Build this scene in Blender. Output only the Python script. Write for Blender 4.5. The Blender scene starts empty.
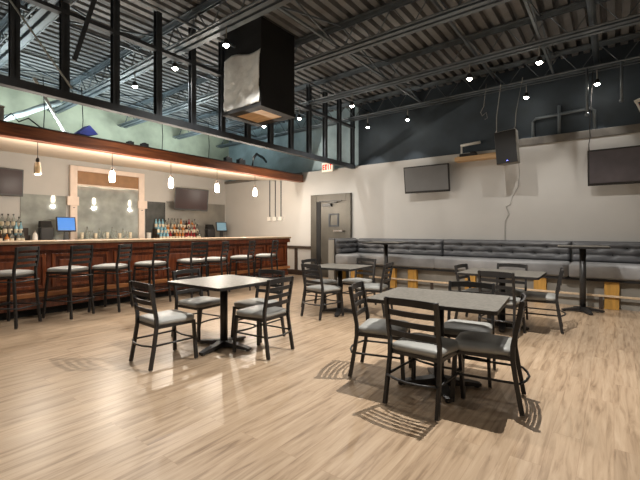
import bpy, math, random
from mathutils import Vector, Matrix
random.seed(7)
S = bpy.context.scene
COL = S.collection
PI = math.pi

# ------------------------------------------------------------------ materials
def lin(r, g, b):
    f = lambda c: (c/255/12.92) if c/255 <= .04045 else ((c/255+.055)/1.055)**2.4
    return (f(r), f(g), f(b), 1)

def mat(name, rgb, rough=.5, metal=0, var=.12, scale=6, bump=0, bscale=40, stretch=(1, 1, 1), spec=.5, rgb2=None, rvar=0, coat=0):
    m = bpy.data.materials.new(name); m.use_nodes = True
    nt = m.node_tree; N = nt.nodes; L = nt.links
    b = N['Principled BSDF']
    tc = N.new('ShaderNodeTexCoord'); mp = N.new('ShaderNodeMapping'); mp.inputs['Scale'].default_value = stretch
    L.new(tc.outputs['Object'], mp.inputs['Vector'])
    nz = N.new('ShaderNodeTexNoise'); nz.inputs['Scale'].default_value = scale; nz.inputs['Detail'].default_value = 4
    L.new(mp.outputs['Vector'], nz.inputs['Vector'])
    cr = N.new('ShaderNodeValToRGB')
    c = lin(*rgb); c2 = lin(*rgb2) if rgb2 else None
    lo = c2 if c2 else tuple(x*(1-var) for x in c[:3])+(1,)
    hi = c if c2 else tuple(min(1, x*(1+var)) for x in c[:3])+(1,)
    cr.color_ramp.elements[0].position = .32; cr.color_ramp.elements[1].position = .68
    cr.color_ramp.elements[0].color = lo; cr.color_ramp.elements[1].color = hi
    L.new(nz.outputs['Fac'], cr.inputs['Fac']); L.new(cr.outputs['Color'], b.inputs['Base Color'])
    b.inputs['Roughness'].default_value = rough; b.inputs['Metallic'].default_value = metal
    b.inputs['Specular IOR Level'].default_value = spec
    if coat: b.inputs['Coat Weight'].default_value = coat; b.inputs['Coat Roughness'].default_value = .15
    if rvar:
        mr = N.new('ShaderNodeMapRange'); mr.inputs['To Min'].default_value = max(.02, rough-rvar); mr.inputs['To Max'].default_value = rough+rvar
        L.new(nz.outputs['Fac'], mr.inputs['Value']); L.new(mr.outputs['Result'], b.inputs['Roughness'])
    if bump:
        n2 = N.new('ShaderNodeTexNoise'); n2.inputs['Scale'].default_value = bscale; n2.inputs['Detail'].default_value = 3
        L.new(mp.outputs['Vector'], n2.inputs['Vector'])
        bp = N.new('ShaderNodeBump'); bp.inputs['Strength'].default_value = bump; bp.inputs['Distance'].default_value = .02
        L.new(n2.outputs['Fac'], bp.inputs['Height']); L.new(bp.outputs['Normal'], b.inputs['Normal'])
    return m

def emit(name, rgb, strength, base=(240, 240, 235)):
    m = mat(name, base, .3)
    b = m.node_tree.nodes['Principled BSDF']
    b.inputs['Emission Color'].default_value = lin(*rgb); b.inputs['Emission Strength'].default_value = strength
    return m

def glass(name, rgb, rough=.05, trans=.85):
    m = mat(name, rgb, rough, var=.05)
    m.node_tree.nodes['Principled BSDF'].inputs['Transmission Weight'].default_value = trans
    return m

def floor_mat():
    m = bpy.data.materials.new('oak_planks'); m.use_nodes = True
    nt = m.node_tree; N = nt.nodes; L = nt.links; b = N['Principled BSDF']
    tc = N.new('ShaderNodeTexCoord')
    mp = N.new('ShaderNodeMapping'); mp.inputs['Rotation'].default_value = (0, 0, PI/2)
    L.new(tc.outputs['Object'], mp.inputs['Vector'])
    br = N.new('ShaderNodeTexBrick'); br.offset = .37
    br.inputs['Scale'].default_value = 1; br.inputs['Brick Width'].default_value = 1.22; br.inputs['Row Height'].default_value = .16
    br.inputs['Mortar Size'].default_value = .0012; br.inputs['Bias'].default_value = 0
    br.inputs['Color1'].default_value = (0, 0, 0, 1); br.inputs['Color2'].default_value = (1, 1, 1, 1); br.inputs['Mortar'].default_value = (.2, .2, .2, 1)
    L.new(mp.outputs['Vector'], br.inputs['Vector'])
    # grain: noise stretched along the boards, shifted board by board
    ms = N.new('ShaderNodeMapping'); ms.inputs['Scale'].default_value = (1.2, 15, 1)
    L.new(mp.outputs['Vector'], ms.inputs['Vector'])
    ad = N.new('ShaderNodeVectorMath'); ad.operation = 'ADD'
    sc = N.new('ShaderNodeVectorMath'); sc.operation = 'SCALE'; sc.inputs['Scale'].default_value = 17
    L.new(br.outputs['Color'], sc.inputs[0]); L.new(ms.outputs['Vector'], ad.inputs[0]); L.new(sc.outputs['Vector'], ad.inputs[1])
    nz = N.new('ShaderNodeTexNoise'); nz.inputs['Scale'].default_value = 1.6; nz.inputs['Detail'].default_value = 7; nz.inputs['Roughness'].default_value = .62; nz.inputs['Distortion'].default_value = .7
    L.new(ad.outputs['Vector'], nz.inputs['Vector'])
    cr = N.new('ShaderNodeValToRGB'); e = cr.color_ramp.elements
    e[0].position = .30; e[0].color = lin(*FLOOR[0]); e[1].position = .72; e[1].color = lin(*FLOOR[2])
    k = e.new(.48); k.color = lin(*FLOOR[1])
    L.new(nz.outputs['Fac'], cr.inputs['Fac'])
    hv = N.new('ShaderNodeHueSaturation')
    mr = N.new('ShaderNodeMapRange'); mr.inputs['To Min'].default_value = .93; mr.inputs['To Max'].default_value = 1.05
    L.new(br.outputs['Color'], mr.inputs['Value']); L.new(mr.outputs['Result'], hv.inputs['Value'])
    L.new(cr.outputs['Color'], hv.inputs['Color'])
    mx = N.new('ShaderNodeMix'); mx.data_type = 'RGBA'; mx.inputs['B'].default_value = lin(150, 124, 100)
    L.new(br.outputs['Fac'], mx.inputs['Factor']); L.new(hv.outputs['Color'], mx.inputs['A'])
    L.new(mx.outputs['Result'], b.inputs['Base Color'])
    b.inputs['Roughness'].default_value = .34; b.inputs['Specular IOR Level'].default_value = .38
    bp = N.new('ShaderNodeBump'); bp.inputs['Strength'].default_value = .05; bp.inputs['Distance'].default_value = .01
    L.new(nz.outputs['Fac'], bp.inputs['Height']); L.new(bp.outputs['Normal'], b.inputs['Normal'])
    return m

FLOOR = ((124, 102, 80), (165, 142, 117), (185, 163, 138))
MT = dict(
    floor=floor_mat(),
    wall=mat('grey_wall_paint', (190, 188, 184), .75, var=.04, scale=1.3, bump=.03, bscale=60),
    wall_dark=mat('dark_navy_paint', (54, 65, 75), .7, var=.25, scale=2),
    wall_blue=mat('blue_grey_paint', (150, 170, 178), .8, var=.3, scale=1.6),
    wall_mint=mat('pale_mint_paint', (190, 196, 174), .8, var=.25, scale=1.6),
    deck=mat('metal_deck_paint', (118, 120, 122), .5, var=.15, scale=3),
    joist=mat('grey_blue_joist_paint', (104, 114, 122), .4, metal=.2, var=.2, scale=5),
    steel_dark=mat('dark_stud_steel', (56, 61, 67), .6, metal=.1, var=.2),
    black=mat('black_powder_coat', (38, 37, 37), .4, var=.15, scale=12, spec=.5),
    black_matte=mat('matte_black', (18, 18, 19), .7, var=.2),
    chrome=mat('chrome', (200, 200, 200), .2, metal=1, var=.05),
    vinyl=mat('grey_seat_vinyl', (152, 152, 148), .45, var=.06, scale=10, bump=.05, bscale=120),
    navy=mat('dark_grey_button_vinyl', (92, 93, 96), .4, var=.14, scale=4, bump=.05, bscale=90),
    seatgrey=mat('grey_bench_vinyl', (136, 136, 137), .42, var=.14, scale=4, bump=.05, bscale=90),
    yellow=mat('yellow_stained_timber', (178, 134, 62), .5, var=.2, scale=3, stretch=(8, 8, 1)),
    panelgrey=mat('grey_bench_panel', (132, 128, 120), .6, var=.1, scale=3),
    tan=mat('tan_timber', (196, 172, 142), .45, var=.14, scale=3, stretch=(6, 1, 6)),
    lamin=mat('grey_stone_laminate', (112, 108, 100), .42, var=.22, scale=38, rgb2=(84, 81, 76), spec=.3),
    mahog=mat('mahogany', (126, 62, 34), .32, scale=4, stretch=(5, 5, .8), rgb2=(82, 38, 22), coat=.3),
    mahog2=mat('mahogany_panel', (150, 80, 44), .3, scale=4, stretch=(6, 6, .8), rgb2=(104, 50, 28), coat=.3),
    ledge=mat('orange_timber', (188, 126, 76), .4, scale=4, stretch=(6, .8, 6), rgb2=(150, 92, 52)),
    bartop=mat('bar_top_laminate', (170, 146, 120), .3, var=.15, scale=8),
    fascia=mat('stained_fascia_timber', (142, 82, 46), .42, scale=4, stretch=(6, .5, 6), rgb2=(92, 48, 26)),
    fascia2=mat('light_fascia_timber', (140, 80, 50), .5, scale=4, stretch=(6, .5, 6), rgb2=(108, 60, 36)),
    cream=mat('cream_ceiling_paint', (226, 212, 194), .8, var=.05, scale=1.5),
    pale=mat('pale_pink_timber', (232, 214, 200), .55, var=.06, scale=5),
    brown=mat('brown_board', (150, 112, 76), .5, var=.15, scale=4),
    mirror=mat('smudged_mirror', (182, 188, 184), .04, metal=.35, var=.22, scale=3.2, rvar=.015),
    steel=mat('brushed_steel', (168, 166, 160), .34, metal=.75, var=.1, scale=3, rvar=.1),
    slate=mat('dark_board', (62, 64, 62), .4, var=.35, scale=4),
    screen_wall=mat('grey_reflection_screen', (112, 113, 114), .3, var=.1, scale=2),  # grey room reflection is put into the screen's base colour
    screen=mat('dark_screen', (88, 84, 88), .16, var=.2, scale=2, spec=.6),
    screen_brown=mat('brown_screen', (66, 54, 54), .25, var=.12, scale=2, spec=.12),
    blue_screen=emit('blue_screen', (60, 140, 225), .8, (40, 70, 110)),
    grey_screen=emit('pale_screen', (120, 160, 176), .5, (90, 110, 116)),
    plast=mat('plastic_sheeting', (214, 214, 210), .3, var=.12, scale=4, bump=.9, bscale=7, spec=.7),
    ply=mat('plywood', (200, 166, 124), .6, var=.12, scale=3, stretch=(1, 6, 6)),
    bronze=mat('bronze_door_paint', (86, 82, 74), .42, metal=.3, var=.15, scale=3),
    darktrim=mat('dark_trim_timber', (58, 46, 38), .5, var=.2),
    grey_trim=mat('weathered_grey_ledge', (104, 100, 94), .7, var=.25, scale=5),
    white=mat('white_plastic', (228, 226, 220), .45, var=.04),
    silver=mat('silver_duct_wrap', (160, 170, 172), .6, metal=.1, var=.15, bump=.4, bscale=18),
    cable=mat('grey_cable', (150, 150, 146), .5),
    blue=mat('blue_carton', (30, 50, 140), .5, var=.2),
    red=mat('red_paint', (170, 40, 30), .45),
    bulb=emit('lamp_face', (255, 244, 226), 60),
    tube=emit('added_strip_tube', (214, 240, 255), 9),
    pend=emit('pendant_glow', (255, 234, 206), 12),
    amber=glass('amber_glass', (238, 222, 190), .1, .6),
    exitface=emit('exit_sign_face', (255, 206, 170), .45),
    exitred=emit('exit_sign_red', (255, 40, 24), .7, (200, 40, 30)),
    led=emit('blue_led', (90, 100, 255), 8),
    cl=glass('clear_glass', (225, 232, 228)), gr=glass('green_glass', (60, 110, 60)), am=glass('brown_glass', (130, 70, 26)),
    redl=mat('red_liquor', (150, 34, 40), .15), bl=mat('pale_blue_glass', (130, 180, 200), .12), tanl=mat('amber_liquor', (190, 120, 60), .15),
    blk=mat('black_glass', (26, 28, 26), .12), cap=mat('black_cap', (22, 20, 20), .4), lab=mat('paper_label', (226, 214, 190), .6, var=.15, scale=30),
)

# ------------------------------------------------------------------ mesh builder
class MB:
    def __init__(s): s.v = []; s.f = []
    def add(s, vs, fs):
        o = len(s.v); s.v += [tuple(v) for v in vs]; s.f += [tuple(i+o for i in f) for f in fs]; return s
    def box(s, x0, x1, y0, y1, z0, z1):
        vs = [(x, y, z) for z in (z0, z1) for x, y in ((x0, y0), (x1, y0), (x1, y1), (x0, y1))]
        return s.add(vs, [(3, 2, 1, 0), (4, 5, 6, 7), (0, 1, 5, 4), (1, 2, 6, 5), (2, 3, 7, 6), (3, 0, 4, 7)])
    def cbox(s, c, d): return s.box(c[0]-d[0]/2, c[0]+d[0]/2, c[1]-d[1]/2, c[1]+d[1]/2, c[2]-d[2]/2, c[2]+d[2]/2)
    def bar(s, p0, p1, w, h, up=(0, 0, 1)):
        return s.sweep([p0, p1], [(-w/2, -h/2), (w/2, -h/2), (w/2, h/2), (-w/2, h/2)], up)
    def sweep(s, pts, sec, up=(0, 0, 1), closed=False):
        pts = [Vector(p) for p in pts]; n = len(pts); k = len(sec); vs = []
        for i, p in enumerate(pts):
            a = pts[i-1] if (i or closed) else p; b = pts[(i+1) % n] if (i < n-1 or closed) else p
            t = (b-a).normalized(); u = Vector(up)
            if abs(t.dot(u)) > .97: u = Vector((0, 1, 0)) if abs(t.y) < .9 else Vector((1, 0, 0))
            r = t.cross(u).normalized(); q = r.cross(t).normalized()
            vs += [p+r*x+q*y for x, y in sec]
        fs = []
        for i in range(n if closed else n-1):
            a = i*k; b = ((i+1) % n)*k
            fs += [(a+j, a+(j+1) % k, b+(j+1) % k, b+j) for j in range(k)]
        if not closed: fs += [tuple(range(k-1, -1, -1)), tuple(range((n-1)*k, n*k))]
        return s.add(vs, fs)
    def tube(s, pts, r, n=8, closed=False):
        return s.sweep(pts, [(r*math.cos(2*PI*i/n), r*math.sin(2*PI*i/n)) for i in range(n)], closed=closed)
    def lathe(s, prof, c=(0, 0, 0), n=16):
        vs = [(c[0]+r*math.cos(2*PI*i/n), c[1]+r*math.sin(2*PI*i/n), c[2]+z) for r, z in prof for i in range(n)]
        fs = []
        for j in range(len(prof)-1):
            fs += [(j*n+i, j*n+(i+1) % n, (j+1)*n+(i+1) % n, (j+1)*n+i) for i in range(n)]
        fs += [tuple(range(n-1, -1, -1)), tuple(range((len(prof)-1)*n, len(prof)*n))]
        return s.add(vs, fs)
    def loft(s, rings):
        k = len(rings[0]); vs = [p for r in rings for p in r]; fs = []
        for j in range(len(rings)-1):
            fs += [(j*k+i, j*k+(i+1) % k, (j+1)*k+(i+1) % k, (j+1)*k+i) for i in range(k)]
        fs += [tuple(range(k-1, -1, -1)), tuple(range((len(rings)-1)*k, len(rings)*k))]
        return s.add(vs, fs)
    def prism(s, poly, z0, z1):
        return s.loft([[(x, y, z0) for x, y in poly], [(x, y, z1) for x, y in poly]])
    def build(s, name, m, parent=None, bevel=0, smooth=False, loc=None):
        me = bpy.data.meshes.new(name); me.from_pydata(s.v, [], s.f); me.validate()
        me.materials.append(m)
        if smooth: me.polygons.foreach_set('use_smooth', [True]*len(me.polygons))
        o = bpy.data.objects.new(name, me); COL.objects.link(o)
        if parent: o.parent = parent
        if loc: o.location = loc
        if bevel:
            b = o.modifiers.new('bevel', 'BEVEL'); b.width = bevel; b.segments = 2; b.limit_method = 'ANGLE'; b.angle_limit = math.radians(40)
        return o

def tag(o, label=None, cat=None, group=None, kind=None):
    if label: o['label'] = label
    if cat: o['category'] = cat
    if group: o['group'] = group
    if kind: o['kind'] = kind
    return o
def thing(name, label, cat, loc=(0, 0, 0), rz=0, group=None):
    o = bpy.data.objects.new(name, None); COL.objects.link(o)
    o.empty_display_size = .1; o.location = loc; o.rotation_euler = (0, 0, rz)
    return tag(o, label, cat, group)
def struct(name, mb, m, parent=None, bevel=0, smooth=False, label=None):
    o = mb.build(name, m, parent, bevel, smooth)
    if not parent: tag(o, label or name.replace('_', ' '), 'structure', kind='structure')
    return o
def copy_tree(o, parent=None):
    c = o.copy(); COL.objects.link(c)
    if parent: c.parent = parent
    for ch in list(KIDS.get(o.name, o.children)): copy_tree(ch, c)
    return c
KIDS = {}
def R(d): return math.radians(d)

# ------------------------------------------------------------------ setting
D = 8.7          # far wall face
XB = -10.8       # wall behind the bar
XR, YR, ZC = 3.6, -4.2, 4.66
WT = 3.02        # top of the pale lower wall

fl = struct('floor', MB().box(XB-.3, XR+.2, YR-.2, D+.3, -.06, 0), MT['floor'], label='light oak plank floor')
# corrugated deck, ribs running away from the camera
mb = MB(); p = .185; n = int((XR-XB+.4)/p)
prof = []
for i in range(n+1):
    x = XB-.2+i*p
    prof += [(x, ZC), (x+.098, ZC), (x+.112, ZC+.09), (x+.171, ZC+.09)]
vs = []
for x, z in prof: vs += [(x, YR-.2, z), (x, D+.3, z)]
mb.add(vs, [(2*i, 2*i+1, 2*i+3, 2*i+2) for i in range(len(prof)-1)])
mb.box(XB-.3, XR+.2, YR-.2, D+.3, ZC+.13, ZC+.2)
struct('ceiling', mb, MT['deck'], label='dark ribbed metal deck ceiling')

far = struct('wall_far', MB().box(XB-.2, XR+.2, D, D+.3, 0, WT), MT['wall'], label='pale grey lower wall behind the banquette')
struct('wall_far_upper', MB().box(-5.45, XR+.2, D+.14, D+.3, WT, ZC+.1), MT['wall_dark'], label='dark navy upper wall above the pale wall')
struct('wall_far_upper_left', MB().box(XB-.2, -5.45, D+.14, D+.3, WT, ZC+.1), MT['wall_blue'], label='blue-grey upper wall above the bar end')
struct('wall_left', MB().box(XB-.3, XB, YR-.2, D+.3, 0, 3.2), MT['wall'], label='pale wall behind the bar')
struct('wall_left_upper', MB().box(XB-.3, XB, YR-.2, D+.3, 3.2, ZC+.1), MT['wall_mint'], label='pale mint wall above the bar canopy')
struct('wall_right', MB().box(XR, XR+.2, YR-.2, D+.3, 0, ZC+.1), MT['wall'])
struct('wall_rear', MB().box(XB-.3, XR+.2, YR-.2, YR, 0, ZC+.1), MT['wall'])
struct('baseboard_far', MB().box(XB, -6.95, D-.02, D, 0, .15), MT['darktrim'], label='dark baseboard by the door')
struct('trim_1', MB().box(-8.25, -6.95, D-.06, D, .79, .86), MT['darktrim'], bevel=.006, label='dark chair rail between bar and door')
struct('trim_2', MB().box(-7.58, -7.48, D-.03, D, .15, .79), MT['darktrim'], label='dark batten under the chair rail')
struct('trim_3', MB().box(XB, -7.3, D-.05, D, 2.93, 3.02), MT['grey_trim'], label='dark strip under the canopy end')
struct('trim_4', MB().box(-1.62, XR, D-.01, D+.14, WT, WT+.15), MT['grey_trim'], bevel=.006, label='weathered grey ledge on top of the pale wall')

# door in the far wall
dr = struct('door_1', MB().box(-6.58, -5.72, D-.045, D-.01, .01, 2.12), MT['bronze'], label='bronze metal door beside the banquette')
fr = MB(); fr.box(-6.93, -6.72, D-.07, D, 0, 2.32); fr.box(-5.72, -5.57, D-.07, D, 0, 2.32); fr.box(-6.72, -5.72, D-.07, D, 2.12, 2.32)
fr.build('door_frame', MT['bronze'], dr, .006)
MB().box(-6.72, -6.58, D-.06, D-.002, 0, 2.12).build('door_jamb', MT['black_matte'], dr)
cl = MB(); cl.box(-6.5, -6.2, D-.11, D-.045, 1.98, 2.05); cl.bar((-6.3, D-.1, 2.06), (-5.95, D-.12, 2.09), .03, .02); cl.bar((-6.6, D-.08, 2.13), (-5.85, D-.08, 2.13), .03, .025)
cl.build('door_closer', MT['black'], dr)
vp = MB(); vp.box(-6.3, -6.25, D-.06, D-.045, 1.42, 1.78); vp.box(-6.01, -5.96, D-.06, D-.045, 1.42, 1.78); vp.box(-6.25, -6.01, D-.06, D-.045, 1.42, 1.46); vp.box(-6.25, -6.01, D-.06, D-.045, 1.74, 1.78)
vp.build('vision_frame', MT['steel_dark'], dr)
MB().box(-6.1, -5.8, D-.12, D-.1, 1.285, 1.325).box(-6.08, -6.05, D-.1, D-.045, 1.29, 1.32).box(-5.85, -5.82, D-.1, D-.045, 1.29, 1.32).build('push_bar', MT['chrome'], dr)

# ceiling joists (double angle chords with a zigzag web)
JY = [.2, 1.85, 3.5, 5.15, 6.8, 8.42]
def joist():
    r = bpy.data.objects.new('ceiling_joist', None); COL.objects.link(r)
    tag(r, 'open web steel ceiling joist spanning the room', 'joist', 'open web ceiling joists', 'structure')
    zb, zt = 4.16, ZC-.03
    b = MB()
    for s in (-1, 1):
        b.box(XB, XR, s*.02 if s > 0 else -.095, .095 if s > 0 else -.02, zb, zb+.012)
        b.box(XB, XR, s*.02 if s > 0 else -.03, .03 if s > 0 else -.02, zb, zb+.085)
    b.build('bottom_chord', MT['joist'], r)
    t = MB()
    for s in (-1, 1):
        t.box(XB, XR, s*.02 if s > 0 else -.075, .075 if s > 0 else -.02, zt-.012, zt)
        t.box(XB, XR, s*.02 if s > 0 else -.03, .03 if s > 0 else -.02, zt-.065, zt)
    t.build('top_chord', MT['joist'], r)
    w = MB(); x = XB+.1; k = 0; pts = []
    while x < XR:
        pts.append((x, 0, zb+.03 if k % 2 == 0 else zt-.03)); x += .3; k += 1
    w.tube(pts, .012, 6); w.build('web', MT['joist'], r)
    c = MB(); c.tube([(XB, .135, zb+.05), (XR, .135, zb+.05)], .018, 6); c.tube([(XB, -.13, zb+.03), (XR, -.13, zb+.03)], .014, 6); c.build('conduit', MT['joist'], r)
    return r
j0 = joist()
for i, y in enumerate(JY):
    j = j0 if i == 0 else copy_tree(j0)
    j.location = (0, y, 0)
for i, x in enumerate((-8.9, -6.2, -3.5, -.9, 1.6)):
    b = MB()
    b.bar((x, YR, 4.24), (x, D, 4.24), .035, .035)
    for k in range(len(JY)-1):
        b.bar((x, JY[k]+.03, 4.22), (x, JY[k+1]-.03, ZC-.06), .022, .022)
        b.bar((x, JY[k]+.03, ZC-.06), (x, JY[k+1]-.03, 4.22), .022, .022)
    struct('joist_bridging' , b, MT['joist'], label='steel bridging running across the ceiling joists')
# sprinkler pipes
for (x, z, r_) in ((-5.0, 4.36, .022), (-1.9, 4.36, .022), (-.25, 4.4, .05)):
    struct('ceiling_pipe', MB().tube([(x, YR, z), (x, D+.1, z)], r_, 10), MT['joist'], smooth=True, label='long pipe threaded through the ceiling joists')

# ------------------------------------------------------------------ hanging stud frame
FX = -5.5
sf = thing('stud_frame', 'dark steel stud frame hanging along the bar from the ceiling', 'frame', (FX, 4, 2.95))
MB().box(-.05, .05, -4.5, 4.68, 0, .075).box(-.055, -.05, -4.5, 4.68, 0, .1).box(.05, .055, -4.5, 4.68, 0, .1).build('bottom_track', MT['steel_dark'], sf)
MB().box(-.05, .05, -4.5, 4.68, 1.07, 1.12).build('top_rail', MT['steel_dark'], sf)
for k, y in enumerate((.17, .78, 1.39, 1.9, 2.52, 3.15, 3.75, 4.35, 4.95, 5.56, 6.18, 6.79, 7.4, 8.0, 8.62)):
    yy = y-4
    st = MB(); st.box(-.045, .045, yy-.006, yy+.006, .07, 1.69); st.box(.035, .045, yy-.045, yy+.045, .07, 1.69); st.box(-.045, -.035, yy-.045, yy+.045, .07, 1.69)
    st.build('stud', MT['steel_dark'], sf)
for y0, y1 in ((1.98, 2.3),):
    MB().bar((.08, y0-4, .5), (.08, y1-4, 1.69), .05, .03, (1, 0, 0)).build('brace', MT['steel_dark'], sf)
tag(MB().tube([(-5.36, 1.1, 4.15), (-5.38, 1.45, 3.72), (-5.4, 1.95, 3.08)], .012, 8).build('conduit_rod', MT['silver'], smooth=True), 'thin silver rod slanting across the hanging stud frame', 'rod')

# ------------------------------------------------------------------ black hanging box
hb = thing('duct_box', 'large black box shaft with plastic sheeting hanging from ceiling', 'duct box', (-4.82, 4.62, 3.28))
MB().box(-.44, .44, -.4, .39, .0, 1.375).build('shell', MT['black_matte'], hb)
rm = MB(); rm.box(-.47, .47, -.43, -.27, -.03, .03); rm.box(-.47, .47, .24, .39, -.03, .03); rm.box(-.47, -.31, -.27, .24, -.03, .03); rm.box(.31, .47, -.27, .24, -.03, .03)
rm.build('rim', MT['black_matte'], hb)
MB().box(-.31, .31, -.27, .24, -.02, -.005).build('bottom_panel', MT['ply'], hb)
# crumpled sheet over the near face
w = MB(); nx, nz = 26, 26; vs = []
for i in range(nx+1):
    for k in range(nz+1):
        u, v = i/nx, k/nz
        fold = .03*abs(math.sin(5*u+3*v+2*math.sin(4*v)))*u+.02*abs(math.sin(13*v-9*u*u+1.5*math.sin(6*u)))*(1-v)+.006*random.random()
        vs.append((-.445+.88*u, -.405-fold, .03+.86*v+.05*math.sin(6*u)*v))
w.add(vs, [(i*(nz+1)+k, (i+1)*(nz+1)+k, (i+1)*(nz+1)+k+1, i*(nz+1)+k+1) for i in range(nx) for k in range(nz)])
o = w.build('plastic_sheet', MT['plast'], hb, smooth=True); sm = o.modifiers.new('thick', 'SOLIDIFY'); sm.thickness = .003

# ------------------------------------------------------------------ ceiling lamps
def lamp_proto():
    t = thing('ceiling_lamp', 'x', 'lamp', group='round spot lamps under the ceiling joists')
    MB().tube([(0, 0, .26), (0, 0, .09)], .009, 8).build('stem', MT['cable'], t)
    MB().lathe([(.02, .1), (.036, .085), (.05, .03), (.05, .012), (.044, .012)], n=16).build('housing', MT['black'], t, smooth=True)
    MB().lathe([(.041, .022), (.041, .005), (.028, -.012), (.008, -.018)], n=16).build('bulb', MT['bulb'], t, smooth=True)
    return t
LAMPS = [  # x, y, label, watts
    (-6.88, 3.5, 'spot lamp above the bar stools, left of the stud row by the hanging rod', .55),
    (-5.60, 3.5, 'spot lamp on the joist just left of the black hanging box', .55),
    (-4.33, 3.5, 'spot lamp glaring in front of the plastic-wrapped hanging box', .55),
    (-2.16, 3.62, 'spot lamp above the right foreground table, at the top picture edge', .8),
    (-6.95, 6.8, 'spot lamp seen just under the black hanging box', .55),
    (-5.80, 6.8, 'spot lamp beside the far studs, right of the hanging box', .55),
    (-4.35, 6.8, 'spot lamp right of the far studs, third on its joist', .5),
    (-1.97, 6.8, 'spot lamp above the hanging loudspeaker, to its left', .45),
    (-.92, 6.8, 'spot lamp highest on the right side, above the loudspeaker', .45),
    (-4.92, 8.42, 'spot lamp near the far wall, by the end of the stud frame', .3),
    (-3.85, 8.42, 'spot lamp near the far wall, above the left wall television', .25),
    (-1.36, 8.42, 'spot lamp near the far wall, just right of the loudspeaker', .25),
    (-.24, 8.42, 'spot lamp near the far wall, above the right wall television', .25),
]
OUT = [(-.95, 3.62), (-6.9, .2), (-4.6, .2), (-2.2, .2), (.6, .6), (1.0, 3.5), (1.0, 6.8), (-3.4, -2.4), (-.2, -2.4)]  # unseen lamps: first read off the table shadow, rest added to light the room
SPOT = 150
lp = lamp_proto()
def put_lamp(o, x, y, label, k, hidden=False):
    o.location = (x, y, 3.9); o['label'] = label
    if hidden: o['group'] = 'spot lamps outside the view'
    d = bpy.data.lights.new('lamp_light', 'SPOT'); d.energy = SPOT*k; d.spot_size = R(72 if y > 8 else 128); d.spot_blend = .45
    d.shadow_soft_size = .012; d.color = (1, .955, .89)
    l = bpy.data.objects.new('lamp_light', d); COL.objects.link(l); l.parent = o; l.location = (0, 0, -.03)
allp = []
for i, (x, y, lab, k) in enumerate(LAMPS):
    o = lp if i == 0 else copy_tree(lp); allp.append((o, x, y, lab, k, False))
for x, y in OUT: allp.append((copy_tree(lp), x, y, 'unseen spot lamp added on a joist outside the view', 4.2 if y == 3.62 else .4 if y == .2 and x < -4 else .12, True))
for a in allp: put_lamp(*a)

# ------------------------------------------------------------------ bar
bar = thing('bar_counter', 'long mahogany panelled bar counter with pale top', 'bar', (-7.0, 0, 0))
Y0, Y1 = -1.6, 7.72
MB().box(-.62, 0, Y0, Y1, .12, 1.08).build('body', MT['mahog'], bar)
MB().box(-.6, -.09, Y0, Y1-.02, 0, .12).build('kick', MT['black_matte'], bar)
MB().box(-.72, .09, Y0, Y1+.05, 1.1, 1.145).build('countertop', MT['bartop'], bar, .008)
MB().box(-.02, .07, Y0, Y1+.03, 1.0, 1.1).build('top_moulding', MT['mahog'], bar, .01)
MB().box(0, .10, Y0, Y1, .3, .37).build('foot_ledge', MT['ledge'], bar, .01)
MB().box(0, .03, Y0, Y1, .12, .22).build('base_rail', MT['mahog'], bar, .006)
k = 0; y = Y0+.08
while y < Y1-.3:
    p = MB(); y1 = min(y+.86, Y1-.08)
    p.box(0, .028, y, y+.05, .42, .95); p.box(0, .028, y1-.05, y1, .42, .95); p.box(0, .028, y+.05, y1-.05, .42, .47); p.box(0, .028, y+.05, y1-.05, .9, .95)
    p.box(0, .016, y+.1, y1-.1, .52, .85)
    p.build('raised_panel', MT['mahog2'], bar, .005)
    y += .94

# canopy over the bar (sloping cream soffit, timber fascia)
cn = thing('bar_canopy', 'wooden fascia canopy with cream underside over the bar', 'canopy', (-7.2, 0, 2.72))
YE = 8.62
MB().box(-.05, 0, Y0, YE, .03, .2).build('fascia', MT['fascia'], cn, .006)
MB().box(-.16, .012, Y0, YE+.01, -.0, .03).build('fascia_trim', MT['fascia2'], cn, .004)
MB().add([(-.05, Y0, .05), (-.05, YE, .05), (-3.59, YE, .36), (-3.59, Y0, .36), (-.05, Y0, .15), (-.05, YE, .15), (-3.59, YE, .46), (-3.59, Y0, .46)],
         [(0, 1, 2, 3), (7, 6, 5, 4), (0, 4, 5, 1), (1, 5, 6, 2), (2, 6, 7, 3), (3, 7, 4, 0)]).build('soffit_panel', MT['cream'], cn)
MB().box(-.45, .005, Y0, YE, .2, .215).build('cap_strip', MT['darktrim'], cn)

# strip lights added unseen on the canopy to brighten wall and joists above
for k, y in enumerate((.6, 2.6, 4.6, 6.6)):
    s = thing('added_strip_light', 'unseen strip light added on top of the bar canopy as uplight', 'strip light', (-9.3, y, 3.07), group='added unseen strip lights on the canopy')
    MB().box(-.06, .06, -.6, .6, 0, .05).build('tray', MT['white'], s)
    MB().tube([(0, -.58, .075), (0, .58, .075)], .019, 10).build('tube', MT['tube'], s, smooth=True)
    d = bpy.data.lights.new('added_strip_glow', 'AREA'); d.shape = 'RECTANGLE'; d.size = .1; d.size_y = 1.1; d.energy = 34; d.color = (.86, .98, .97)
    l = bpy.data.objects.new('added_strip_glow', d); COL.objects.link(l); l.parent = s; l.location = (0, 0, .12); l.rotation_euler = (PI, 0, 0)

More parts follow.
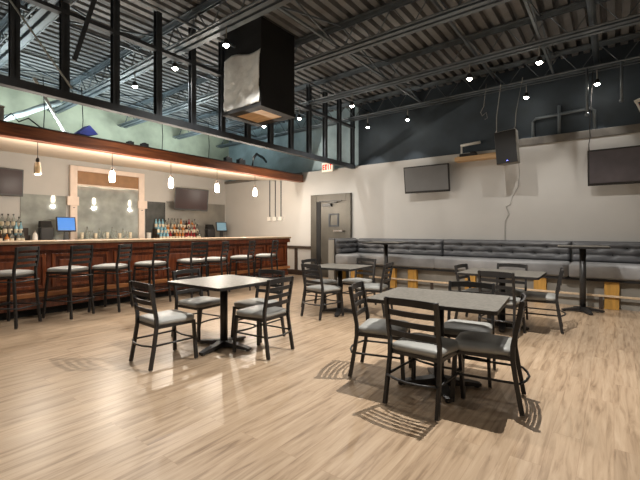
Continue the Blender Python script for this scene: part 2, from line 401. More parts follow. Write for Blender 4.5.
# pendants
def pend(label, x, y, glow):
    d = bpy.data.lights.new('pendant_glow', 'POINT'); d.energy = 66 if glow else 46; d.shadow_soft_size = .02; d.color = (1, .90, .77)
    l = bpy.data.objects.new('pendant_glow', d); COL.objects.link(l); l.location = (0, 0, -.2)
    t = thing('pendant_light', label, 'pendant', (x, y, 2.27), group='small pendants over the bar'); l.parent = t
    zt = 2.78+.0876*(-7.25-x)-2.27
    MB().lathe([(.05, zt-.025), (.055, zt-.01), (.055, zt)], n=14).build('ceiling_cap', MT['black'], t, smooth=False)
    MB().tube([(0, 0, zt-.02), (0, 0, .2)], .005, 6).build('cord', MT['black'], t)
    MB().lathe([(.016, .22), (.024, .2), (.03, .15)], n=14).build('socket', MT['black'] if not glow else MT['chrome'], t, smooth=True)
    MB().lathe([(.02, .165), (.042, .13), (.052, .05), (.05, -.03), (.04, -.055), (.02, -.06)], n=18).build('shade', MT['pend'] if glow else MT['amber'], t, smooth=True)
PN = ['amber glass pendant over the bar, nearest the left television', 'glowing pendant in front of the pale framed mirror', 'glowing pendant left of the bar television',
      'glowing pendant just right of the bar television', 'glowing pendant at the far end of the bar']
for k, y in enumerate((2.19, 3.36, 4.56, 5.75, 6.96)): pend(PN[k], -7.45, y, k > 0)

# clutter on top of the canopy
tag(MB().box(-.16, .16, -.16, .16, 0, .2).box(-.17, .17, -.17, .17, .2, .23).build('storage_box', MT['steel'], None, .02, loc=(-7.4, 1.55, 2.94)), 'grey box on the canopy at the far left', 'box')
bx = thing('carton', 'dark blue carton tipped on the canopy edge', 'carton', (-7.3, 2.85, 2.945), R(8))
MB().prism([(-.19, .0), (.0, -.005), (.17, .06), (.02, .19)], -.09, .09).build('carton_body', MT['blue'], bx, .008).rotation_euler = (PI/2, 0, PI/2)
wc = MB(); wc.tube([(0, -.3, .01), (-.03, -.16, .17), (.02, -.08, .05), (0, .05, .14), (.03, .2, .02), (0, .42, .01)], .012, 6)
tag(wc.build('cable_coil', MT['black'], None, smooth=True, loc=(-7.32, 1.98, 2.935)), 'black tangled cable on the canopy by the grey box', 'cable')
for k, (y, s_) in enumerate(((3.62, .05), (3.9, .06), (5.95, .09), (6.35, .1))):
    tag(MB().cbox((0, 0, s_*.6), (.12, s_*2, s_*1.2)).cbox((0, 0, s_*1.35), (.07, s_*.9, s_*.3)).build('junction_box', MT['black_matte'], None, .006, loc=(-7.3, y, 2.935)),
        ['small black box on the canopy above the pale mirror', 'small black box on the canopy beside the second pendant', 'black box on the canopy above the bar television', 'black box on the canopy right of the bar television'][k], 'box')
# ducts and cables above the canopy
def duct(name, pts, r, m, label, cat):
    tag(MB().tube(pts, r, 14).build(name, MT[m], smooth=True), label, cat)
duct('air_duct', [(-9.7, 2.2, 3.5), (-9.6, 2.6, 3.72), (-9.58, 2.9, 3.92), (-9.5, 3.2, 4.08)], .06, 'silver', 'pale flexible duct rising above the bar canopy', 'duct')
duct('white_pipe', [(-8.0, 2.3, 3.95), (-9.6, 3.3, 3.5), (-10.6, 4.4, 3.45)], .03, 'white', 'white pipe slanting over the canopy behind the studs', 'pipe')
duct('white_pipe', [(-7.6, 7.0, 3.0), (-7.6, 7.05, 3.25), (-7.75, 7.3, 3.4), (-8.1, 7.9, 3.42), (-8.6, 8.5, 3.45)], .035, 'black', 'dark pipe bending over the far canopy end', 'pipe')
for k, y in enumerate((2.55, 3.2, 4.9, 6.2)):
    tag(MB().tube([(-8.4, y, 4.16), (-8.38, y+.02, 3.5), (-8.4, y, 2.95)], .008, 6).build('hanger_wire', MT['black']), 'thin dark wire hanging to the canopy top behind the studs', 'wire', 'wires holding the canopy')

# ------------------------------------------------------------------ back bar
bc = thing('back_counter', 'low dark counter along the wall behind the bar', 'counter', (-10.48, 0, 0))
MB().box(-.31, .28, -1, 8.6, .1, .91).box(-.31, .22, -1, 8.6, 0, .1).build('body', MT['mahog'], bc)
MB().box(-.31, .32, -1, 8.62, .91, .95).build('worktop', MT['steel'], bc, .004)
# mirrors and boards on the wall
fm = thing('framed_mirror', 'large smudged mirror in a pale timber frame behind the bar', 'mirror', (XB, 4.78, .96))
f = MB(); f.box(.005, .09, -.95, -.79, 0, 1.98); f.box(.005, .09, .79, .95, 0, 1.98); f.box(.005, .09, -.79, .79, 1.86, 1.98)
f.build('frame', MT['pale'], fm, .006)
MB().box(.005, .04, -.79, .79, 0, 1.5).build('mirror_pane', MT['mirror'], fm)
MB().box(.005, .05, -.79, .79, 1.53, 1.86).build('header_board', MT['brown'], fm)
MB().box(.005, .06, -.79, .79, 1.5, 1.53).build('rail', MT['pale'], fm)
for s in (-1, 1):
    o = MB().box(.05, .11, s*.89-.13, s*.89+.13, .98, 1.2).build('hinge_block', MT['pale'], fm, .005)
    MB().lathe([(.0, 0), (.022, 0), (.022, .012)], n=8).build('bolt', MT['steel_dark'], o, loc=(.1, s*.87, .92))
tag(MB().box(0, .015, -.46, .46, 0, 1.2).box(.015, .02, -.46, .46, 1.17, 1.2).build('mirror_panel', MT['mirror'], loc=(XB+.002, 3.3, .96)), 'smudged silver wall mirror behind the left till', 'mirror')
tag(MB().box(0, .012, -1.1, 1.1, 0, 1.25).box(.012, .02, -1.1, 1.1, 1.22, 1.25).build('wall_panel', MT['steel'], loc=(XB+.002, 7.55, .96)), 'brushed steel wall panel under the bar television', 'panel')
tag(MB().box(0, .03, -.3, .3, 0, 1.2).box(.03, .045, -.3, -.26, 0, 1.2).box(.03, .045, .26, .3, 0, 1.2).box(.03, .045, -.3, .3, 1.16, 1.2).build('chalkboard', MT['slate'], loc=(XB+.002, 6.1, .96)), 'dark board standing behind the bar, right of the pale frame', 'board')

# televisions
def tv(label, loc, rz, w, h, tilt, scr='screen', roll=0, bracket=.16):
    t = thing('television', label, 'television', loc, rz)
    t.rotation_euler = (R(tilt), R(roll), rz)
    MB().box(-w/2, w/2, 0, .05, -h/2, h/2).build('casing', MT['black'], t, .008)
    MB().box(-w/2+.028, w/2-.028, -.006, .001, -h/2+.045, h/2-.028).build('screen', MT[scr], t)
    b = MB(); b.bar((0, .05, 0), (0, .05+bracket, .04), .1, .1); b.box(-.15, .15, .045, .065, -.12, .12)
    b.build('wall_bracket', MT['steel_dark'], t)
    return t
# local front is -Y; facing +X means rotating by +90 deg
tv('flat television on the pale wall above the banquette, left of loudspeaker', (-3.42, 8.47, 2.49), R(2), 1.06, .62, 9, 'screen_wall')
tv('flat television on the pale wall at the right picture edge', (.16, 8.47, 2.43), R(0), 1.08, .64, 9)
tv('dark television on the bar wall at the left picture edge', (-10.54, 2.30, 2.37), R(90), 1.06, .6, 5, 'screen_brown')
tv('tilted television on the bar wall above the liquor bottles', (-10.3, 7.0, 2.26), R(60), .98, .66, 6, 'screen_brown', roll=3, bracket=.3)
tag(MB().tube([(-.36, 8.64, 2.7), (-.37, 8.66, 2.9), (-.35, 8.66, 3.02), (-.35, 8.52, 3.2), (-.3, 8.45, 4.16)], .007, 6).build('television_cable', MT['black'], smooth=True), 'thin dark cable running up from the right wall television', 'cable')

# tills
def till(label, loc, rz, scr, w=.34, h=.28):
    t = thing('till', label, 'till', loc, rz)
    MB().box(-.17, .17, -.14, .14, 0, .09).build('cash_drawer', MT['black'], t, .01)
    MB().loft([[(-.05, -.03, .09), (.05, -.03, .09), (.05, .07, .09), (-.05, .07, .09)], [(-.04, .0, .4), (.04, .0, .4), (.04, .05, .4), (-.04, .05, .4)]]).build('stand', MT['black'], t)
    m = MB(); c, s_ = math.cos(R(15)), math.sin(R(15))
    def q(a, b, d): return (a, -.04+b*s_+d*c, .36+b*c-d*s_)
    def slab(x0, x1, b0, b1, d0, d1):
        vs = [q(x, b, d) for d in (d1, d0) for x, b in ((x0, b0), (x1, b0), (x1, b1), (x0, b1))]
        return MB().add(vs, [(3, 2, 1, 0), (4, 5, 6, 7), (0, 1, 5, 4), (1, 2, 6, 5), (2, 3, 7, 6), (3, 0, 4, 7)])
    slab(-w/2, w/2, -.02, h, 0, .05).build('monitor', MT['black'], t, .008)
    slab(-w/2+.025, w/2-.025, .01, h-.025, -.005, .002).build('screen', MT[scr], t)
till('till with bright blue screen behind the bar', (-10.36, 3.62, .95), R(84), 'blue_screen', .40, .34)
till('till with pale screen at the far end of the bar', (-10.36, 8.18, .95), R(72), 'grey_screen', .36, .3)
def printer(label, loc, rz, h):
    t = thing('receipt_printer', label, 'printer', loc, rz)
    MB().box(-.13, .13, -.12, .12, 0, h*.75).build('body', MT['black'], t, .02)
    MB().loft([[(-.12, -.1, h*.75), (.12, -.1, h*.75), (.12, .12, h*.75), (-.12, .12, h*.75)], [(-.11, 0, h), (.11, 0, h), (.11, .11, h), (-.11, .11, h)]]).build('lid', MT['black_matte'], t, .01)
printer('black printer left of the blue till screen', (-10.36, 3.2, .95), R(88), .58)
printer('black machine left of the pale till screen', (-10.36, 7.72, .95), R(80), .56)

# bottles
def riser(y0, y1, label):
    t = thing('bottle_riser', label, 'riser', (-10.78, (y0+y1)/2, .95)); L = (y1-y0)/2
    for k in range(3):
        MB().box(.0 if k == 0 else .0+.135*k, .135*(k+1), -L, L, 0, .42-.165*k if k < 2 else .05).build('step', MT['darktrim'], t)
riser(1.95, 2.95, 'stepped bottle riser under the left television'); riser(6.0, 7.5, 'stepped bottle riser below the bar television')
BP = {}
def bottle_proto(kind, m, neck=True):
    t = thing('bottle', 'x', 'bottle')
    h = {'tall': .31, 'short': .25, 'square': .27}[kind]; r = {'tall': .037, 'short': .044, 'square': .045}[kind]
    MB().lathe([(r*.9, 0), (r, .01), (r, h*.58), (r*.75, h*.68), (.015, h*.78), (.014, h*.94)], n=12).build('glass_body', MT[m], t, smooth=True)
    MB().lathe([(.017, h*.93), (.017, h), (.012, h+.004)], n=10).build('cap', MT['cap'], t)
    MB().lathe([(r+.0015, h*.15), (r+.0015, h*.46)], n=12).build('paper_label', MT['lab'], t)
    return t
used = set()
def put_bottle(kind, m, cname, loc, where, group):
    key = (kind, m)
    if key not in BP: BP[key] = bottle_proto(kind, m); o = BP[key]
    else: o = copy_tree(BP[key])
    o.location = loc; o['label'] = f'{cname} bottle {where}'; o['group'] = group
CL = [('cl', 'clear glass'), ('gr', 'green glass'), ('am', 'brown glass'), ('redl', 'red liquor'), ('bl', 'pale blue'), ('tanl', 'amber liquor'), ('blk', 'black glass')]
rows = ['front', 'middle', 'back']
jobs = []
for k in range(3):
    z = .95+(.05, .255, .42)[k]; x = -10.78+.135*(2-k)+.068
    for i in range(7):
        c = random.choice([0, 0, 0, 4, 1, 0]) if k else random.choice([2, 5, 5, 0, 0])
        jobs.append((random.choice(['tall', 'tall', 'short']), CL[c], (x, 2.2+i*.1+random.uniform(-.012, .012), z), f'in the {rows[k]} row of the left bottle riser', 'bottles under the left television'))
    for i in range(14):
        if k == 0: c = random.choice([3, 3, 2, 5, 0]) if i > 2 else 4
        else: c = random.choice([0, 0, 0, 2, 5, 3]) if i > 2 else 4
        jobs.append((random.choice(['tall', 'tall', 'short']), CL[c], (x, 6.08+i*.101+random.uniform(-.012, .012), z), f'in the {rows[k]} row below the bar television', 'bottles below the bar television'))
for kd, (m, cn_), loc, wh, gp in jobs: put_bottle(kd, m, cn_, loc, wh, gp)
# glassware below the framed mirror
tag(MB().box(-.12, .12, -.75, .75, 0, .14).box(-.13, .13, -.76, .76, .14, .155).build('glass_rack', MT['steel'], loc=(-10.5, 4.65, .95)), 'low rack of glassware under the pale framed mirror', 'rack')
gp0 = None
for i in range(13):
    h = (.16, .3, .2, .14, .26, .18)[i % 6]
    r_ = (.034, .03, .036)[i % 3]
    o = MB().lathe([(r_*.8, 0), (r_, .01), (r_*1.05, h*.6), (r_*(.5 if h > .22 else 1.1), h*.8), (r_*(.4 if h > .22 else 1.15), h), (r_*.3, h-.004)], n=12).build('drinking_glass', MT['cl' if i % 3 else 'lab'], smooth=True, loc=(-10.47+.04*(i % 2), 4.0+i*.1, 1.105))
    tag(o, ('tall slim bottle-shaped glass' if h > .22 else 'short tumbler')+(' of pale cream' if i % 3 == 0 else ' of clear glass')+' on the rack under the framed mirror', 'glass', 'glassware under the framed mirror')
cup = thing('cup', 'white cup beside the dark board behind the bar', 'cup', (-10.35, 5.66, .95))
MB().lathe([(.045, 0), (.05, .005), (.06, .3), (.063, .305), (.05, .3)], n=16).build('cup_body', MT['white'], cup, smooth=True)
sq = thing('squeeze_bottle', 'white squeeze bottle right of the left bottle riser', 'bottle', (-10.3, 2.98, .95))
MB().lathe([(.045, 0), (.05, .01), (.05, .26), (.03, .3), (.012, .32)], n=14).build('bottle_body', MT['white'], sq, smooth=True)
MB().lathe([(.012, .315), (.005, .38)], n=8).build('nozzle', MT['cable'], sq)

# conduits beside the bar end
for k, x in enumerate((-8.62, -8.38, -8.14)):
    t = thing('wall_conduit', ['left of three thin conduits dropping to an outlet by the bar', 'middle of three thin conduits dropping to an outlet by the bar', 'right of three thin conduits dropping to an outlet by the bar'][k], 'conduit', (x, D-.02, 1.62))
    MB().tube([(0, 0, .1), (0, 0, 1.31)], .014, 8).build('pipe', MT['steel_dark'], t)
    MB().box(-.07, .07, -.05, .018, 0, .12).build('outlet_box', MT['white'], t, .006)
    MB().box(-.06, .06, -.054, -.049, .01, .11).build('cover_plate', MT['white'], t)

# ------------------------------------------------------------------ exit sign
ex = thing('exit_sign', 'lit exit sign with red letters above the door', 'sign', (-6.28, 8.55, 2.93))
MB().box(-.19, .19, 0, .06, 0, .26).build('housing', MT['white'], ex, .006)
MB().box(-.175, .175, -.004, .001, .012, .248).build('face', MT['exitface'], ex)
MB().box(-.02, .02, .02, .14, .26, .3).build('mount', MT['white'], ex)
def letters(txt, x, z, h, w, gap, y=-.008):
    b = MB(); t = h*.17
    for ch in txt:
        if ch == 'E': b.box(x, x+t, y, 0, z, z+h); [b.box(x+t, x+w, y, 0, z+q, z+q+t) for q in (0, (h-t)/2, h-t)]
        elif ch == 'X': b.bar((x+t/2, y/2, z), (x+w-t/2, y/2, z+h), -y, t, (0, 0, 1)); b.bar((x+t/2, y/2, z+h), (x+w-t/2, y/2, z), -y, t, (0, 0, 1))
        elif ch == 'I': b.box(x+w/2-t/2, x+w/2+t/2, y, 0, z, z+h)
        elif ch == 'T': b.box(x+w/2-t/2, x+w/2+t/2, y, 0, z, z+h-t); b.box(x, x+w, y, 0, z+h-t, z+h)
        x += w+gap
    return b
letters('EXIT', -.155, .055, .15, .065, .016).build('lettering', MT['exitred'], ex)

# ------------------------------------------------------------------ loudspeaker
sp = thing('loudspeaker', 'black loudspeaker hanging on two cables before the far wall', 'loudspeaker', (-1.64, 8.1, 2.6))
sp.rotation_euler = (R(4), R(-3), R(-7))
MB().loft([[(-.2, 0, 0), (.2, 0, 0), (.15, .3, 0), (-.15, .3, 0)], [(-.2, 0, .64), (.2, 0, .64), (.15, .3, .64), (-.15, .3, .64)]]).build('cabinet', MT['panelgrey'], sp, .012)
MB().box(-.19, .19, -.016, .004, .012, .63).build('grille', MT['black_matte'], sp, .006)
MB().lathe([(.012, 0), (.012, .006)], n=10).build('power_light', MT['led'], sp, loc=(.015, -.022, .055))
for s in (-1, 1):
    MB().tube([(s*.17, .06, .63), (s*.18+.02, .1, .95), (s*.2+.13, .22, 1.6)], .008, 6).build('hanging_cable', MT['cable'], sp)
    MB().cbox((s*.17, .06, .655), (.03, .03, .04)).build('eye_bolt', MT['chrome'], sp)
tag(MB().tube([(-1.5, 8.42, 2.66), (-1.5, 8.5, 2.5), (-1.52, 8.62, 2.4), (-1.55, 8.69, 2.2), (-1.66, 8.69, 2.0), (-1.7, 8.69, 1.85), (-1.78, 8.69, 1.8), (-1.72, 8.69, 1.65), (-1.8, 8.69, 1.5), (-1.8, 8.69, 1.1)], .005, 6).build('speaker_cable', MT['cable'], smooth=True), 'thin cable trailing down the pale wall below the loudspeaker', 'cable')
lc = MB(); lc.tube([(-2.07, 8.3, 4.3), (-2.1, 8.3, 4.05), (-2.12, 8.3, 3.85), (-2.18, 8.3, 3.74), (-2.15, 8.3, 3.66), (-2.07, 8.3, 3.72), (-2.05, 8.3, 3.6), (-2.1, 8.3, 3.58)], .006, 6)
tag(lc.build('loose_cable', MT['cable'], smooth=True), 'loose looped cable hanging left of the loudspeaker cables', 'cable')

# plywood shelf on the far wall
ps = thing('plywood_shelf', 'raw plywood ledge on the pale wall behind the loudspeaker', 'shelf', (-2.26, 8.6, 2.82))
MB().box(-.52, .55, -.1, .1, 0, .09).build('board', MT['ply'], ps, .004)
MB().box(-.5, .53, .02, .1, .09, .13).build('cleat', MT['ply'], ps)
tag(MB().cbox((0, 0, .03), (.36, .1, .06)).cbox((.1, 0, .075), (.12, .08, .03)).build('black_adapter', MT['black'], None, .01, loc=(-2.5, 8.555, 2.915)), 'black adapter lying on the plywood ledge', 'adapter')
tag(MB().tube([(-2.72, 8.74, 3.2), (-2.3, 8.72, 3.22)], .03, 10).tube([(-2.7, 8.74, 2.97), (-2.7, 8.74, 3.2)], .02, 8).build('elbow_pipe', MT['white'], smooth=True), 'short white pipe above the plywood ledge', 'pipe')

# conduits on the upper dark wall
def upc(pts, label): tag(MB().tube(pts, .03, 8).build('wall_conduit', MT['steel_dark'] if 0 else MT['joist'], smooth=True), label, 'conduit')
yy = D+.1
upc([(-1.3, yy, 3.17), (-1.3, yy, 3.5), (-1.25, yy, 3.56), (-.35, yy, 3.6), (-.29, yy, 3.55), (-.29, yy, 3.17)], 'dark looped conduit on the navy wall right of the loudspeaker')
upc([(-.85, yy, 3.17), (-.85, yy, 3.75)], 'short upright conduit inside the looped conduit on the navy wall')
tag(MB().tube([(.1, 8.3, 4.2), (.1, 8.3, 3.55)], .02, 8).lathe([(.03, 0), (.035, .03), (.02, .06)], (.1, 8.3, 3.49), 10).build('sprinkler_drop', MT['joist'], smooth=True), 'sprinkler drop pipe in front of the navy wall at right', 'pipe')
tag(MB().tube([(-.38, 8.3, 4.2), (-.38, 8.3, 3.4)], .02, 8).lathe([(.03, 0), (.035, .03), (.02, .06)], (-.38, 8.3, 3.34), 10).build('sprinkler_drop', MT['joist'], smooth=True), 'sprinkler drop pipe beside the rightmost far lamp', 'pipe')
rp = thing('wall_flag', 'red panel with white edge pole at the top right picture edge', 'flag', (.3, 8.5, 3.15))
MB().bar((.13, 0, 0), (-.0, 0, .36), .03, .03).build('pole', MT['white'], rp)
MB().tube([(-.02, 0, .355), (.06, 0, .385)], .03, 10).build('pole_cap', MT['white'], rp)
MB().add([(.145, -.006, 0), (.4, -.006, 0), (.4, -.006, .33), (.03, -.006, .31), (.145, .006, 0), (.4, .006, 0), (.4, .006, .33), (.03, .006, .31)], [(0, 1, 2, 3), (7, 6, 5, 4), (0, 4, 5, 1), (1, 5, 6, 2), (2, 6, 7, 3), (3, 7, 4, 0)]).build('cloth', MT['red'], rp)

# ------------------------------------------------------------------ banquette
def cushion(x0, x1, y0, y1, z0, z1, r=.035, seg=4):
    b = MB(); rings = []
    prof = [(r*(1-math.cos(a)), r*(1-math.sin(a))) for a in [PI/2*i/seg for i in range(seg+1)]]
    for d, z in [(p[1], z0+p[0]) for p in prof]+[(p[1], z1-p[0]) for p in reversed(prof)]:
        rings.append([(x0+d, y0+d, z), (x1-d, y0+d, z), (x1-d, y1-d, z), (x0+d, y1-d, z)])
    return b.loft(rings)
def tufted(L, h, t, rows_=2, pitch=.4):
    """upright tufted pad: length along x, front towards -y"""
    nx = max(24, int(L/.02)); nz = 22; b = MB(); vs = []
    btn = [(x*pitch+pitch/2+(pitch/2 if j % 2 else 0), h*(.38+.34*j)) for j in range(rows_) for x in range(-1, int(L/pitch)+1)]
    btn = [(x, z) for x, z in btn if .05 < x < L-.05]
    for i in range(nx+1):
        x = L*i/nx
        for k in range(nz+1):
            z = h*k/nz
            e = min(1, min(x, L-x)/.03)*min(1, min(z, h-z)/.04); e = max(0, e)**.5
            dmp = 0
            for bx_, bz in btn:
                if abs(bx_-x) < .2: dmp = max(dmp, math.exp(-(((x-bx_)/.06)**2+((z-bz)/.045)**2)))
            crease = sum(math.exp(-((z-h*(.38+.34*j))/.018)**2) for j in range(rows_))
            vs.append((x, -t*(.35+.65*e)+t*(.3*dmp+.3*crease)*e, z))
    b.add(vs, [(i*(nz+1)+k, (i+1)*(nz+1)+k, (i+1)*(nz+1)+k+1, i*(nz+1)+k+1) for i in range(nx) for k in range(nz)])
    b.box(0, L, -t*.35, .05, 0, h)
    return b, btn
def bench(label, loc, rz, L, legs, rail=True):
    t = thing('banquette', label, 'banquette', loc, rz, 'dark tufted banquette along the far wall')
    b, btn = tufted(L-.02, .36, .12)
    o = b.build('backrest', MT['navy'], t, smooth=True, loc=(.01, -.16, .74))
    MB().box(0, L, -.11, -.005, 0, 1.08).build('back_panel', MT['panelgrey'], t)
    MB().box(.0, L, -.17, -.005, 1.08, 1.115).build('top_rail', MT['navy'], t, .012)
    cushion(.005, L-.005, -.76, -.2, .49, .745, .05).build('seat', MT['seatgrey'], t, smooth=True)
    MB().box(0, L, -.62, -.59, .0, .49).build('front_panel', MT['panelgrey'], t)
    MB().box(0, L, -.74, -.2, .455, .488).build('seat_board', MT['black_matte'], t)
    for x in legs: MB().box(x-.1, x+.1, -.72, -.621, 0, .455).build('leg', MT['yellow'], t, .004)
    for x, z in btn:
        MB().lathe([(.012, 0), (.010, .008), (.004, .011)], n=8).build('button', MT['black_matte'], o, loc=(x, -.062, z)).rotation_euler = (PI/2, 0, 0)
    return t
bench('left section of the grey tufted banquette on the far wall', (-5.25, D-.0, 0), 0, 2.22, (.3, 1.2, 1.71))
bench('middle section of the tufted banquette, below the plywood ledge', (-3.03, D-.0, 0), 0, 2.4, (.73, 1.96))
bench('right section of the tufted banquette, behind the right high table', (-.63, D-.0, 0), 0, 2.4, (.6, 1.6))
# short return beside the door (faces +x)
rt = thing('banquette', 'short dark return of the banquette, beside the door', 'banquette', (-5.26, 8.66, 0), R(90), 'dark tufted banquette along the far wall')
rt.rotation_euler = (0, 0, R(90)); rt.location = (-5.58, 7.64, 0)
L = 1.0
b, btn = tufted(L-.06, .36, .12); o = b.build('backrest', MT['navy'], rt, smooth=True, loc=(.05, -.16, .74))
MB().box(0, L+.02, -.11, -.005, 0, 1.08).build('back_panel', MT['panelgrey'], rt)
MB().box(0, L+.02, -.17, -.005, 1.08, 1.115).build('top_rail', MT['navy'], rt, .012)
MB().box(0, .03, -.17, -.11, 0, 1.08).build('end_panel', MT['panelgrey'], rt, .005)
cushion(.02, .27, -.78, -.2, .49, .745, .05).build('seat', MT['seatgrey'], rt, smooth=True)
MB().box(.03, .29, -.62, -.59, 0, .49).build('front_panel', MT['panelgrey'], rt)
MB().box(.02, .27, -.74, -.2, .455, .488).build('seat_board', MT['black_matte'], rt)
for x_, y_ in ((.14, -.3), (.14, -.66)): MB().box(x_-.09, x_+.09, y_-.07, y_+.07, 0, .455).build('leg', MT['yellow'], rt, .004)
for x, z in btn: MB().lathe([(.012, 0), (.010, .008), (.004, .011)], n=8).build('button', MT['black_matte'], o, loc=(x, -.062, z)).rotation_euler = (PI/2, 0, 0)
fr_ = thing('foot_rail', 'long tan timber foot rail under the banquette seats', 'rail', (-4.6, 7.93, 0))
MB().box(0, 6.3, .0, .03, .205, .24).build('rail', MT['tan'], fr_, .006)
for x in (.1, 1.5, 3.0, 4.4, 5.8): MB().box(x, x+.05, -.01, .04, 0, .2).build('post', MT['darktrim'], fr_)

# ------------------------------------------------------------------ chairs
def ring(w0, w1, d0, d1, z, r=.07, n=5, inset=0):
    """rounded seat outline, front towards +y"""
    pts = []
    cs = [(w1/2-r-inset, d1-r-inset, 0), (-w1/2+r+inset, d1-r-inset, 90), (-w0/2+r*.6+inset, d0+r*.6+inset, 180), (w0/2-r*.6-inset, d0+r*.6+inset, 270)]
    for i, (cx, cy, a) in enumerate(cs):
        rr = r if i < 2 else r*.6
        pts += [(cx+rr*math.cos(R(a+90*j/n)), cy+rr*math.sin(R(a+90*j/n)), z) for j in range(n+1)]
    return pts
def chair(name, label, cat, H, BT, group, bar_=False):
    t = thing(name, label, cat, group=group)
    w = .185 if bar_ else .195; fz = .012; ln = .02 if not bar_ else .04
    sec = [(-.0125, -.016), (.0125, -.016), (.0125, .016), (-.0125, .016)]
    fl_ = .035 if bar_ else .015
    # seat pad on a black frame
    rs = [ring(.39, .43, -.2, .21, H-.055, inset=.006), ring(.39, .43, -.2, .21, H-.04), ring(.39, .43, -.2, .21, H-.015), ring(.39, .43, -.2, .21, H-.002, inset=.02), ring(.39, .43, -.2, .21, H+.008, inset=.07), ring(.39, .43, -.2, .21, H+.011, inset=.085)]
    MB().loft(rs).build('seat', MT['vinyl'], t, smooth=True)
    f = MB(); f.sweep([(-.19, -.19, H-.07), (.19, -.19, H-.07), (.2, .19, H-.07), (-.2, .19, H-.07)], [(-.011, -.014), (.011, -.014), (.011, .014), (-.011, .014)], closed=True)
    f.build('seat_frame', MT['black'], t)
    for s in (-1, 1):
        l = MB(); l.sweep([(s*(w+fl_), .19+fl_, fz), (s*(w-.005), .185, H-.06)], sec, (0, 1, 0))
        fo = l.build('leg', MT['black'], t)
        MB().lathe([(.016, 0), (.016, .014)], (s*(w+fl_), .19+fl_, 0), 8).build('glide', MT['chrome'], fo)
        l = MB(); k = .045 if not bar_ else .035
        pts = [(s*(w+fl_*.6), -.22-k, fz), (s*(w+.005), -.215-k*.35, H*.45), (s*w, -.205, H-.08), (s*w, -.205, H+.02), (s*w, -.235, H+(BT-H)*.5), (s*(w), -.285+ln, BT-.01)]
        l.sweep(pts, sec, (0, 1, 0))
        l.lathe([(.012, -.006), (.011, .003), (.006, .006)], (s*w, -.286+ln, BT-.01), 8)
        fo = l.build('leg', MT['black'], t)
        MB().lathe([(.016, 0), (.016, .014)], (s*(w+fl_*.6), -.22-k, 0), 8).build('glide', MT['chrome'], fo)
    # four bowed ladder slats
    hs = BT-H
    def yb(z):
        q = (z-H)/hs
        return -.205-.03*min(1, q/.5) - ((.05-ln)*(q-.5)/.5 if q > .5 else 0)
    for k in range(4):
        zc = BT-.036-k*hs*.222; b = MB(); hh = .02 if k else .026
        pts = []
        for i in range(9):
            u = -1+2*i/8; pts.append((u*w, yb(zc)-.02*(1-u*u), zc+(.008*(1-u*u) if k == 0 else 0)))
        b.sweep(pts, [(-.006, -hh), (.006, -hh), (.006, hh), (-.006, hh)])
        b.build('back_slat', MT['black'], t)
    # stretchers
    def st(pts, r=.0095): MB().tube(pts, r, 8).build('stretcher', MT['black'], t, smooth=True)
    if not bar_:
        z = .225
        for s in (-1, 1): st([(s*(w+.008), .2, z), (s*(w+.005), -.245, z)])
        st([(-w, .2, z), (-w*.5, .235-.06, z), (0, .165, z), (w*.5, .175, z), (w, .2, z)])
        st([(-w, -.25, z), (-w*.5, -.29, z), (0, -.305, z), (w*.5, -.29, z), (w, -.25, z)])
    else:
        for z, e in ((.27, 1), (H-.13, 0)):
            q = w+fl_*(1-z/H)*.9
            for s in (-1, 1): st([(s*q, .19+fl_*(1-z/H), z), (s*q, -.25-.03*e, z)])
            st([(-q, .19+fl_*(1-z/H), z), (q, .19+fl_*(1-z/H), z)]); st([(-q, -.25-.03*e, z), (q, -.25-.03*e, z)])
        MB().box(-w-.03, w+.03, .17, .255, .262, .288).build('footrest', MT['black'], t, .004)
    return t

ch0 = chair('dining_chair', 'x', 'chair', .46, .815, 'black ladder-back dining chairs')
CH = [  # x, y, facing (deg, 0 = +y), label
    (-3.59, 2.15, -3, 'black ladder-back chair with back to viewer at the table nearest the bar'),
    (-4.05, 2.88, -84, 'black ladder-back chair on the bar side of the table nearest the bar'),
    (-3.41, 3.22, 184, 'black ladder-back chair on the far side of the table nearest the bar'),
    (-3.03, 2.93, 95, 'black ladder-back chair on the right side of the table nearest the bar'),
    (-1.66, 3.14, -74, 'black ladder-back chair at the left end of the foreground grey table'),
    (-1.145, 2.84, -3, 'nearest black ladder-back chair, back to viewer, at the foreground grey table'),
    (-.80, 3.16, 98, 'black ladder-back chair seen side-on at the right end of foreground table'),
    (-1.05, 3.55, 188, 'black ladder-back chair facing viewer behind the foreground grey table'),
    (-3.52, 4.70, -10, 'black ladder-back chair facing away at the table near the banquette corner'),
    (-3.95, 5.22, -85, 'black ladder-back chair on the bar side of the table near the banquette corner'),
    (-3.55, 5.72, 175, 'black ladder-back chair between that corner table and the banquette corner'),
    (-3.0, 5.28, 100, 'black ladder-back chair right of the table near the banquette corner'),
    (-1.52, 5.72, -95, 'black ladder-back chair at the left end of the table by the middle banquette'),
    (-1.12, 5.25, -4, 'black ladder-back chair facing the table by the middle banquette, back to viewer'),
    (-1.22, 6.05, 178, 'black ladder-back chair between the middle banquette and its table'),
    (-.80, 5.87, 96, 'black ladder-back chair at the right end of the table by the middle banquette'),
]
todo = [ch0]+[copy_tree(ch0) for _ in CH[1:]]
for o, (x, y, a, lab) in zip(todo, CH):
    o.location = (x, y, 0); o.rotation_euler = (0, 0, R(a)); o['label'] = lab

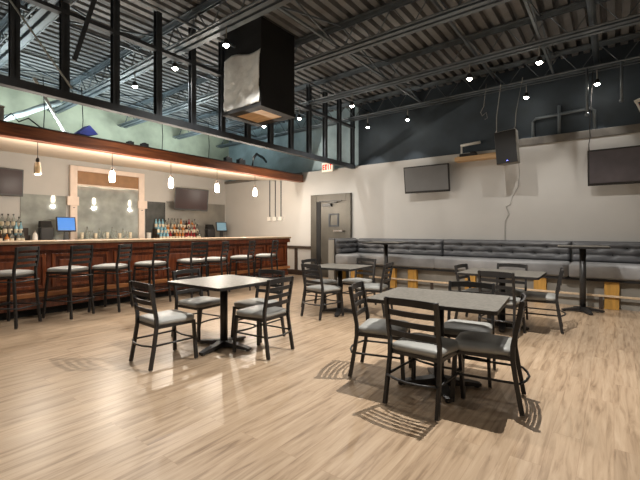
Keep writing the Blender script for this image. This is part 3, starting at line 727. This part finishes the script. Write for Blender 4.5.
st0 = chair('bar_stool', 'x', 'stool', .75, 1.09, 'ladder-back stools along the bar', True)
ST = [(1.80, 35), (2.49, 25), (3.15, 36), (3.81, 20), (4.61, 6), (5.25, 34), (6.0, 30), (6.75, 25)]
NM = ['first', 'second', 'third', 'fourth', 'fifth', 'sixth', 'seventh', 'eighth']
todo = [st0]+[copy_tree(st0) for _ in ST[1:]]
for k, (o, (y, r_)) in enumerate(zip(todo, ST)):
    a = R(90+r_); fx, fy = -math.sin(a), math.cos(a)
    o.location = (-6.38+.25*fx, y*.982+.25*fy, 0); o.rotation_euler = (0, 0, a)
    o['label'] = f'black ladder-back stool, {NM[k]} along the bar from the left' if k < 7 else 'black ladder-back stool, last one at the far bar end'

# ------------------------------------------------------------------ tables
def table(label, loc, rz, w, d, h=.745, cat='table', name='dining_table', colr=.042, foot=.32, fa=0):
    t = thing(name, label, cat, loc, rz)
    r = .03; poly = []
    for cx, cy, a in ((w/2-r, d/2-r, 0), (-w/2+r, d/2-r, 90), (-w/2+r, -d/2+r, 180), (w/2-r, -d/2+r, 270)):
        poly += [(cx+r*math.cos(R(a+18*j)), cy+r*math.sin(R(a+18*j))) for j in range(6)]
    MB().prism(poly, h-.028, h).build('tabletop', MT['lamin'], t)
    MB().prism([(x*1.002, y*1.002) for x, y in poly], h-.03, h-.003).build('edge_band', MT['black'], t)
    MB().lathe([(colr, .05), (colr, h-.05)], n=16).build('column', MT['black'], t, smooth=True)
    MB().cbox((0, 0, h-.04), (w*.55, .06, .02)).cbox((0, 0, h-.042), (.06, d*.55, .02)).build('top_plate', MT['black'], t)
    for k in range(4):
        a = R(fa+90*k); c, s = math.cos(a), math.sin(a); f = MB()
        f.loft([[(c*q-s*-e, s*q+c*-e, z0), (c*q-s*e, s*q+c*e, z0), (c*q-s*e, s*q+c*e, z1), (c*q-s*-e, s*q+c*-e, z1)] for q, e, z0, z1 in ((.02, .045, .02, .085), (.1, .042, .02, .07), (foot-.06, .034, .015, .045), (foot, .028, .012, .034))])
        f.lathe([(.022, 0), (.022, .016)], (c*(foot-.03), s*(foot-.03), 0), 10)
        f.build('foot', MT['black'], t)
    return t
table('square grey-topped table nearest the bar', (-3.48, 2.78, 0), R(1), .90, .86, fa=10, foot=.36)
table('rectangular grey-topped table in the right foreground', (-1.17, 3.18, 0), R(5), 1.0, .76, fa=28, foot=.34)
table('grey-topped table near the banquette corner', (-3.46, 5.05, 0), R(5), .80, .76, fa=20)
table('grey-topped table by the middle banquette', (-1.2, 5.62, 0), R(1), .96, .82, fa=10)
table('tall slim table before the left banquette section', (-3.92, 7.48, 0), R(8), .8, .8, 1.06, 'high table', 'bar_table', .045, .3, 20)
table('tall slim table before the right banquette section', (-.4, 7.5, 0), R(4), .68, .62, 1.06, 'high table', 'bar_table', .045, .3, 20)

# ------------------------------------------------------------------ world, camera
wd = bpy.data.worlds.new('room_air'); S.world = wd; wd.use_nodes = True
wd.node_tree.nodes['Background'].inputs[0].default_value = (.8, .85, .9, 1); wd.node_tree.nodes['Background'].inputs[1].default_value = .02
cd = bpy.data.cameras.new('camera'); co = bpy.data.objects.new('camera', cd); COL.objects.link(co)
F = 385; co.location = (0, 0, 1.3); co.rotation_euler = (PI/2, 0, math.atan(294/F))
cd.sensor_width = 36; cd.lens = F/640*36; cd.shift_y = -9/640; cd.clip_end = 60
S.camera = co
vs_ = S.view_settings; vs_.view_transform = 'Standard'; vs_.look = 'None'; vs_.gamma = 1; vs_.exposure = .22; vs_.use_curve_mapping = False
cy = S.cycles; cy.use_denoising = True; cy.max_bounces = 8; cy.diffuse_bounces = 4; cy.glossy_bounces = 4; cy.transmission_bounces = 6; cy.sample_clamp_indirect = 4
